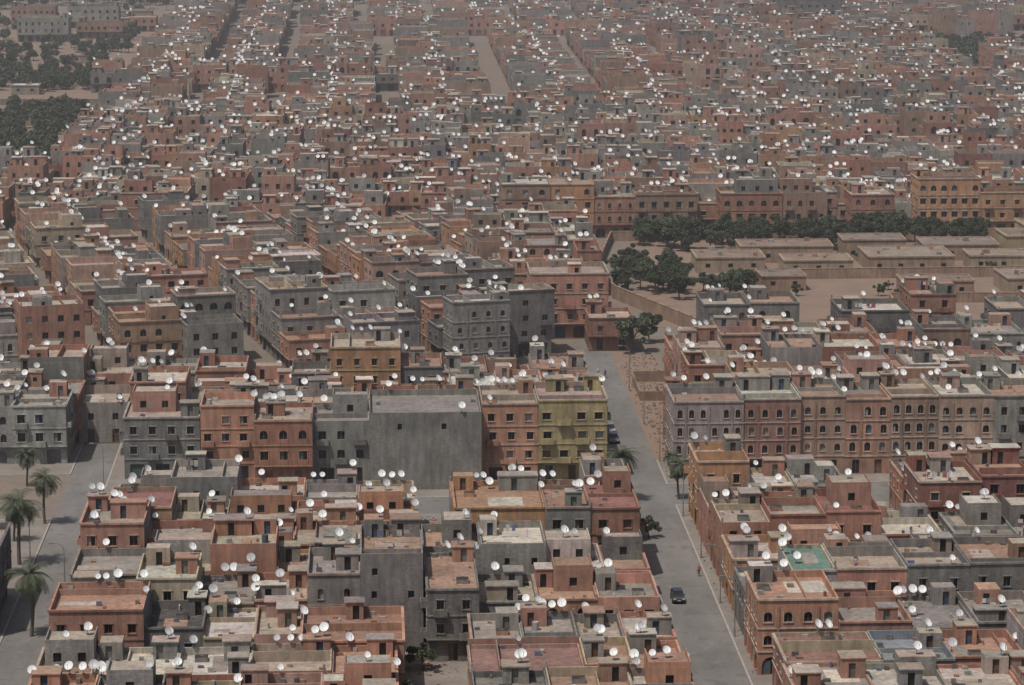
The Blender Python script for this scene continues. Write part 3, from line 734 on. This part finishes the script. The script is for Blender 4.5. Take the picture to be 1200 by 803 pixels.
# ------------------------------------------------------------------ vegetation
rng = np.random.default_rng(5)
def leaf_mass(centres, radii, nper, size):
    V=[]
    for (c, rad, n) in zip(centres, radii, nper):
        d = rng.normal(size=(n,3)); d /= np.linalg.norm(d,axis=1)[:,None]
        rr = rad*rng.uniform(.45,1.05,size=(n,1))
        p = np.array(c)+d*rr*np.array([1,1,.8])
        a = rng.normal(size=(n,3)); a/=np.linalg.norm(a,axis=1)[:,None]
        b = np.cross(a, rng.normal(size=(n,3))); b/=np.linalg.norm(b,axis=1)[:,None]
        s = size*rng.uniform(.6,1.3,size=(n,1))
        V.append(np.stack([p-a*s-b*s*.5, p+a*s-b*s*.5, p+a*s+b*s*.5, p-a*s+b*s*.5],axis=1))
    return np.concatenate(V)
def tree_mesh(name, H, cr, seed, leaves=2600, size=.16, mat=M_LEAF):
    global rng; rng = np.random.default_rng(seed); r = random.Random(seed)
    mb = MB(); th = H*.38
    mb.tube((0,0,0),(.1,0,th),.03*H,(1,1,1),.02*H,7,0)
    cs=[]; rs=[]
    for i in range(15):
        a=r.uniform(0,6.28); q=r.uniform(.2,.95)*cr; z=r.uniform(th*.9,H*.86)
        if i==0: q=0; z=H*.88
        c=(q*math.cos(a),q*math.sin(a),z); cs.append(c); rs.append(r.uniform(.17,.36)*cr)
        mb.tube((.1,0,th*r.uniform(.7,1)),c,.011*H,(1,1,1),.004*H,4,0)
    q=leaf_mass(cs,rs,[leaves//15]*15,size)
    n0=len(mb.v); mb.v+= [tuple(v) for v in q.reshape(-1,3)]
    k=len(q); mb.f+=[(n0+4*i,n0+4*i+1,n0+4*i+2,n0+4*i+3) for i in range(k)]; mb.c+=[(1,1,1)]*k; mb.m+=[1]*k
    return mb.mesh(name,[M_BARK,mat])
M_LEAF2 = simple('olive_leaf', (.095, .11, .065), .7, .2, 0, .45, .9)
TREES=[tree_mesh('broadleaf_tree',7.5,3.6,s,4200,.2, M_LEAF if s != 3 else M_LEAF2) for s in (1,2,3,4)]
SMALL=tree_mesh('small_tree',3.2,1.7,9,2200,.11)
for (x,y,s) in ((42.2,453,1.05),(-40,458,.9),(41.8,500,.6)):
    obj('street_tree', SMALL, (x,y,.12), R.uniform(0,6), None, s)
for (x,y,s) in ((6.6,384,.55),(4.5,369,.45),(52.5,604,1.0),(50.5,611,.8),(57,615,.85)):
    obj('leafy_tree', R.choice(TREES), (x,y,.0), R.uniform(0,6), None, s)
for i in range(22):
    obj('olive_tree', R.choice(TREES), (R.uniform(56,72), R.uniform(664,712),0), R.uniform(0,6), None, R.uniform(.55,.95))
for i in range(7): obj('olive_tree', R.choice(TREES), (R.uniform(74,86), R.uniform(666,680),0), R.uniform(0,6), None, R.uniform(.5,.8))
for i in range(62):
    obj('boundary_tree', R.choice(TREES), (R.uniform(66,150), R.uniform(734,750),0), R.uniform(0,6), None, R.uniform(.5,1.15))
for i in range(10): obj('boundary_tree', R.choice(TREES), (R.uniform(150,184), R.uniform(655,664),0), R.uniform(0,6), None, R.uniform(.4,.7))
for i in range(26): obj('garden_tree', R.choice(TREES), (R.uniform(70,180), R.uniform(630,735),0), R.uniform(0,6), None, R.uniform(.25,.45))
def grove(name, pts, H):
    cs=[];rs=[];ns=[]; mb=MB()
    for (x,y) in pts:
        h=H*R.uniform(.7,1.2)
        mb.tube((x,y,0),(x,y,h*.5),.18,(1,1,1),.12,4,0)
        for k in range(5):
            cs.append((x+R.uniform(-1.3,1.3),y+R.uniform(-1.3,1.3),h*R.uniform(.45,.9))); rs.append(h*.27); ns.append(60)
    q=leaf_mass(cs,rs,ns,.42)
    n0=len(mb.v); mb.v+= [tuple(v) for v in q.reshape(-1,3)]
    k=len(q); mb.f+=[(n0+4*i,n0+4*i+1,n0+4*i+2,n0+4*i+3) for i in range(k)]; mb.c+=[(1,1,1)]*k; mb.m+=[1]*k
    obj(name, mb.mesh(name,[M_BARK,M_LEAF]))
grove('orchard', [(R.uniform(-136,-95),R.uniform(885,960)) for _ in range(250)]+[(R.uniform(-122,-95),R.uniform(960,1060)) for _ in range(110)], 4.5)
grove('tree_belt', [(R.uniform(-165,-98),R.uniform(1120,1300)) for _ in range(150)]+[(R.uniform(-140,-98),R.uniform(1120,1180)) for _ in range(60)]+[(R.uniform(-200,-100),R.uniform(1300,1480)) for _ in range(110)], 4.5)
grove('tree_belt', [(R.uniform(226,330),R.uniform(1200,1300)) for _ in range(280)], 5)
grove('tree_belt', [(R.uniform(-220,-20),R.uniform(1535,1640)) for _ in range(420)], 8)
grove('tree_belt', [(R.uniform(-200,360),R.uniform(1500,1556)) for _ in range(100)]+[(R.uniform(-40,180),R.uniform(1530,1560)) for _ in range(100)], 6)
grove('tree_belt', [(R.uniform(-500,700),R.uniform(1670,2100)) for _ in range(700)], 8)

def palm_mesh(name, H, seed):
    r = random.Random(seed); mb=MB()
    pts=[(0.15*math.sin(i*.5),0.1*math.cos(i*.7),H*i/8) for i in range(9)]
    for i in range(8): mb.tube(pts[i],pts[i+1],.24-.008*i,(1,1,1),.21-.008*i,8,0)
    top=Vector(pts[-1])
    for k in range(52):
        az=k*2.399+r.uniform(-.2,.2); el=math.radians(r.choice([75,60,45,30,12,-8,-30])+r.uniform(-8,8)); L=r.uniform(2.6,3.6)
        p=top.copy(); e=el; hd=Vector((math.cos(az),math.sin(az),0)); sd=Vector((-math.sin(az),math.cos(az),0))
        NSEG=12
        for i in range(NSEG):
            dr=hd*math.cos(e)+Vector((0,0,1))*math.sin(e); q=p+dr*(L/NSEG)
            mb.quad(tuple(p-sd*.025),tuple(p+sd*.025),tuple(q+sd*.02),tuple(q-sd*.02),(1,1,1),1)
            ll=.62*math.sin(math.pi*min(1,(i+1.5)/(NSEG+1)))+.12
            for sg in (-1,1):
                for fz in (0,.5):
                    b0=p.lerp(q,fz); tip=b0+sd*sg*ll*.85+dr*ll*.55-Vector((0,0,1))*ll*.35
                    mb.quad(tuple(b0),tuple(b0+dr*.09),tuple(tip+dr*.02),tuple(tip),(1,1,1),1)
            p=q; e-=math.radians(9)
    return mb.mesh(name,[M_BARK,M_PALM])
PALMS=[palm_mesh('date_palm',7.0,1),palm_mesh('date_palm',6.2,2)]
for (x,y,k,s) in ((-51.6,441,0,1.3),(-45.8,403,0,1.2),(-50.5,466,0,1.0),(40.2,477,1,1.15),(49.2,478,1,.85),(-54,455,1,.8),(-56,492,1,.8),(49.4,492,1,.6)):
    obj('date_palm', PALMS[k], (x,y,.1), R.uniform(0,6), None, s)

# ------------------------------------------------------------------ street lamps
mb=MB(); g=(1,1,1)
mb.cyl(0,0,0,.9,.14,g,8,.12); mb.tube((0,0,.9),(0,0,7.6),.09,g,.05,7)
pr=Vector((0,0,7.6))
for i in range(5):
    a=math.radians(90-18*(i+1)); q=pr+Vector((math.cos(a)*.38,0,math.sin(a)*.32)); mb.tube(pr,q,.045,g,.045,5); pr=q
mb.box(pr.x,pr.x+.75,-.14,.14,pr.z-.06,pr.z+.1,g,bottom=True)
LAMP=mb.mesh('street_lamp',[M_METAL])
for (x,y,a) in ((48.8,398,math.pi),(48.8,415,math.pi),(48.8,440,math.pi),(48.8,466,math.pi),(48.8,505,math.pi),(48.8,535,math.pi),(48.8,566,math.pi),(82,470,math.pi),(-43,420,math.pi),(-43,485,math.pi),(-50,440,0)):
    obj('street_lamp', LAMP, (x,y,.12), a)
# ------------------------------------------------------------------ cars
def car_mesh(name, paint):
    mb=MB(); Wd=.86
    prof=[(-2.12,.45),(-2.15,.75),(-1.95,.98),(-.95,1.02),(2.0,1.02),(2.14,.8),(2.1,.42)]
    lo=.28
    Lf=[(-Wd*(.93 if abs(y)>1.9 else 1),y,z) for y,z in prof]; Rt=[(-x,y,z) for x,y,z in Lf]
    for i in range(len(prof)-1): mb.quad(Lf[i],Rt[i],Rt[i+1],Lf[i+1],g,0)
    mb.poly(Lf+[(-Wd,2.05,lo),(-Wd,-2.05,lo)],g,0); mb.poly(Rt+[(Wd,2.05,lo),(Wd,-2.05,lo)],g,0)
    mb.quad((-Wd,-2.05,lo),(Wd,-2.05,lo),(Wd,-2.12,.45),(-Wd,-2.12,.45),g,2)
    mb.quad((-Wd,2.05,lo),(Wd,2.05,lo),(Wd,2.1,.42),(-Wd,2.1,.42),g,2)
    mb.quad((-Wd,-2.05,lo),(Wd,-2.05,lo),(Wd,2.05,lo),(-Wd,2.05,lo),g,2)
    b=[(-.82,-1.0,1.021),(.82,-1.0,1.021),(.82,1.85,1.021),(-.82,1.85,1.021)]; t=[(-.64,-.3,1.46),(.64,-.3,1.46),(.64,1.4,1.46),(-.64,1.4,1.46)]
    for i in range(4):
        j=(i+1)%4; mb.quad(b[i],b[j],t[j],t[i],g,1)
    mb.box(-.66,.66,-.34,1.44,1.462,1.52,g,mat=0,bottom=True)
    for sx in (-1,1):
        for (y0,y1) in ((-1.02,-.32),(.48,.5),(1.86,1.42)): mb.tube((sx*.83,y0,1.02),(sx*.66,y1,1.47),.035,g,seg=4,mat=0)
        mb.box(min(sx*.86,sx*1.02),max(sx*.86,sx*1.02),-.85,-.7,1.0,1.14,g,mat=0,bottom=True)
        mb.box(sx*.62-.17,sx*.62+.17,-2.17,-2.10,.68,.84,g,mat=3,bottom=True)
        mb.box(sx*.68-.12,sx*.68+.12,2.08,2.16,.75,.95,g,mat=4,bottom=True)
        for y in (-1.35,1.3):
            seg=14; c=[(sx*.9,y+.33*math.cos(2*math.pi*i/seg),.33+.33*math.sin(2*math.pi*i/seg)) for i in range(seg)]
            c2=[(sx*.68,p[1],p[2]) for p in c]
            mb.poly(c,g,2)
            for i in range(seg): j=(i+1)%seg; mb.quad(c[i],c[j],c2[j],c2[i],g,2)
            mb.poly([(sx*.91,y+.18*math.cos(2*math.pi*i/8),.33+.18*math.sin(2*math.pi*i/8)) for i in range(8)],g,5)
    mb.box(-.5,.5,-2.18,-2.12,.5,.64,g,mat=2,bottom=True); mb.box(-.26,.26,-2.2,-2.185,.52,.62,g,mat=3,bottom=True)
    return mb.mesh(name,[paint,M_GL,M_TYRE,simple('headlamp',(.6,.6,.58),.2,.5),simple('tail_lamp',(.25,.02,.02),.3,.5),M_METAL])
P1=simple('dark_car_paint',(.035,.037,.045),.3,.5,0,.05); P2=simple('silver_car_paint',(.25,.26,.27),.35,.5,.3,.05)
C1=car_mesh('parked_car',P1); C2=car_mesh('silver_car',P2)
for (me,x,y,a) in ((C1,43.0,417,0),(C1,42.2,521,0),(C2,42.3,529,0),(C2,100,478,math.pi/2),(C2,78,690,.2),(C2,82,690,.1)):
    obj('parked_car', me, (x,y,.02), a)
# ------------------------------------------------------------------ pedestrians
def person(name, x, y, ang, shirt, trousers, step=.25):
    me=bpy.data.meshes.new(name); V=[];E=[];Rd=[]
    def add(p,r_,par=None):
        V.append(p);Rd.append(r_)
        if par is not None:E.append((par,len(V)-1))
        return len(V)-1
    pel=add((0,0,.95),.15); ch=add((0,0,1.28),.16,pel); sh=add((0,0,1.44),.12,ch); nk=add((0,0,1.53),.055,sh); h1=add((0,-.01,1.62),.09,nk); h2=add((0,-.01,1.72),.085,h1)
    add((0,-.115,1.64),.018,h1)
    for sx in (-1,1):
        add((sx*.095,.0,1.66),.02,h1)
        hp=add((sx*.1,0,.9),.095,pel); kn=add((sx*.1,-.06*sx-step*.3*sx,.5),.062,hp); an=add((sx*.1,step*-sx+.05,.09),.04,kn); add((sx*.11,step*-sx-.12,.04),.04,an)
        s=add((sx*.19,0,1.42),.06,sh); el=add((sx*.25,.03*sx,1.14),.043,s); wr=add((sx*.26,.12*sx-.05,.9),.028,el); pm=add((sx*.26,.14*sx-.06,.83),.032,wr)
        for i in range(4):
            f1=add((sx*.26,.14*sx-.095+.022*i,.77),.009,pm); add((sx*.255,.14*sx-.10+.022*i,.73+.006*abs(i-1)),.008,f1)
        add((sx*.245,.14*sx-.11,.81),.010,pm)
    me.from_pydata(V,E,[]); o=obj(name,me,(x,y,.03),ang)
    m=o.modifiers.new('skin','SKIN'); sv=me.skin_vertices[0].data if me.skin_vertices else None
    if sv is None:
        bpy.context.view_layer.objects.active=o; bpy.ops.mesh.customdata_skin_add(); sv=me.skin_vertices[0].data
    for i,r_ in enumerate(Rd): sv[i].radius=(r_,r_)
    sv[0].use_root=True
    o.modifiers.new('sub','SUBSURF').levels=1; o.modifiers['sub'].render_levels=1
    mt,t,b=nt(name+'_clothes'); setb(b,.9,.1)
    tc=t.nodes.new('ShaderNodeTexCoord'); sp=t.nodes.new('ShaderNodeSeparateXYZ'); t.links.new(tc.outputs['Object'],sp.inputs[0])
    c=mix(t,mth(t,'GREATER_THAN',sp.outputs[2],.97),trousers,shirt); c=mix(t,mth(t,'GREATER_THAN',sp.outputs[2],1.5),c,(.25,.14,.09)); c=mix(t,mth(t,'GREATER_THAN',sp.outputs[2],1.71),c,(.02,.015,.012))
    t.links.new(c,b.inputs['Base Color']); me.materials.append(mt)
person('pedestrian',44.0,580,.4,(.5,.5,.48),(.05,.06,.1))
person('pedestrian',45.2,578,-2.6,(.1,.12,.2),(.1,.08,.07))
person('pedestrian',47.4,430,3.0,(.35,.08,.07),(.03,.03,.04))

# ------------------------------------------------------------------ haze (real thin atmosphere)
mb=MB(); mb.box(-900,1200,300,2400,-1,125,(1,1,1),bottom=True)
hz=bpy.data.materials.new('haze'); hz.use_nodes=True; t=hz.node_tree; t.nodes.clear()
out=t.nodes.new('ShaderNodeOutputMaterial'); vs=t.nodes.new('ShaderNodeVolumeScatter'); vs.inputs['Color'].default_value=(1,.96,.95,1); vs.inputs['Density'].default_value=.00025; vs.inputs['Anisotropy'].default_value=.2
t.links.new(vs.outputs[0],out.inputs['Volume'])
obj('atmospheric_haze', mb.mesh('atmospheric_haze',[hz]))

# ------------------------------------------------------------------ world, sun, camera
w=bpy.data.worlds.new('World'); scene.world=w; w.use_nodes=True
sky=w.node_tree.nodes.new('ShaderNodeTexSky'); sky.sky_type='NISHITA'; sky.sun_disc=False
sd=Vector((-.50,-.50,0)).normalized(); el=math.radians(64)
sky.sun_elevation=el; sky.sun_rotation=math.atan2(sd.x,sd.y); sky.dust_density=3.5
w.node_tree.links.new(sky.outputs[0],w.node_tree.nodes['Background'].inputs[0]); w.node_tree.nodes['Background'].inputs[1].default_value=.08
L=bpy.data.lights.new('sun','SUN'); L.energy=3.2; L.angle=math.radians(.5); L.color=(1,.95,.88)
lo=bpy.data.objects.new('sun',L); COL.objects.link(lo)
dv=Vector((sd.x*math.cos(el),sd.y*math.cos(el),math.sin(el)))
lo.rotation_euler=dv.to_track_quat('Z','Y').to_euler()
cam=bpy.data.cameras.new('camera'); co=bpy.data.objects.new('camera',cam); COL.objects.link(co); scene.camera=co
cam.sensor_width=36; cam.lens=108; cam.clip_start=1; cam.clip_end=20000
co.location=(0,0,CAMH); co.rotation_euler=(math.radians(90-10.56),0,-PSI)
scene.view_settings.view_transform='Standard'; scene.view_settings.look='None'; scene.view_settings.exposure=0
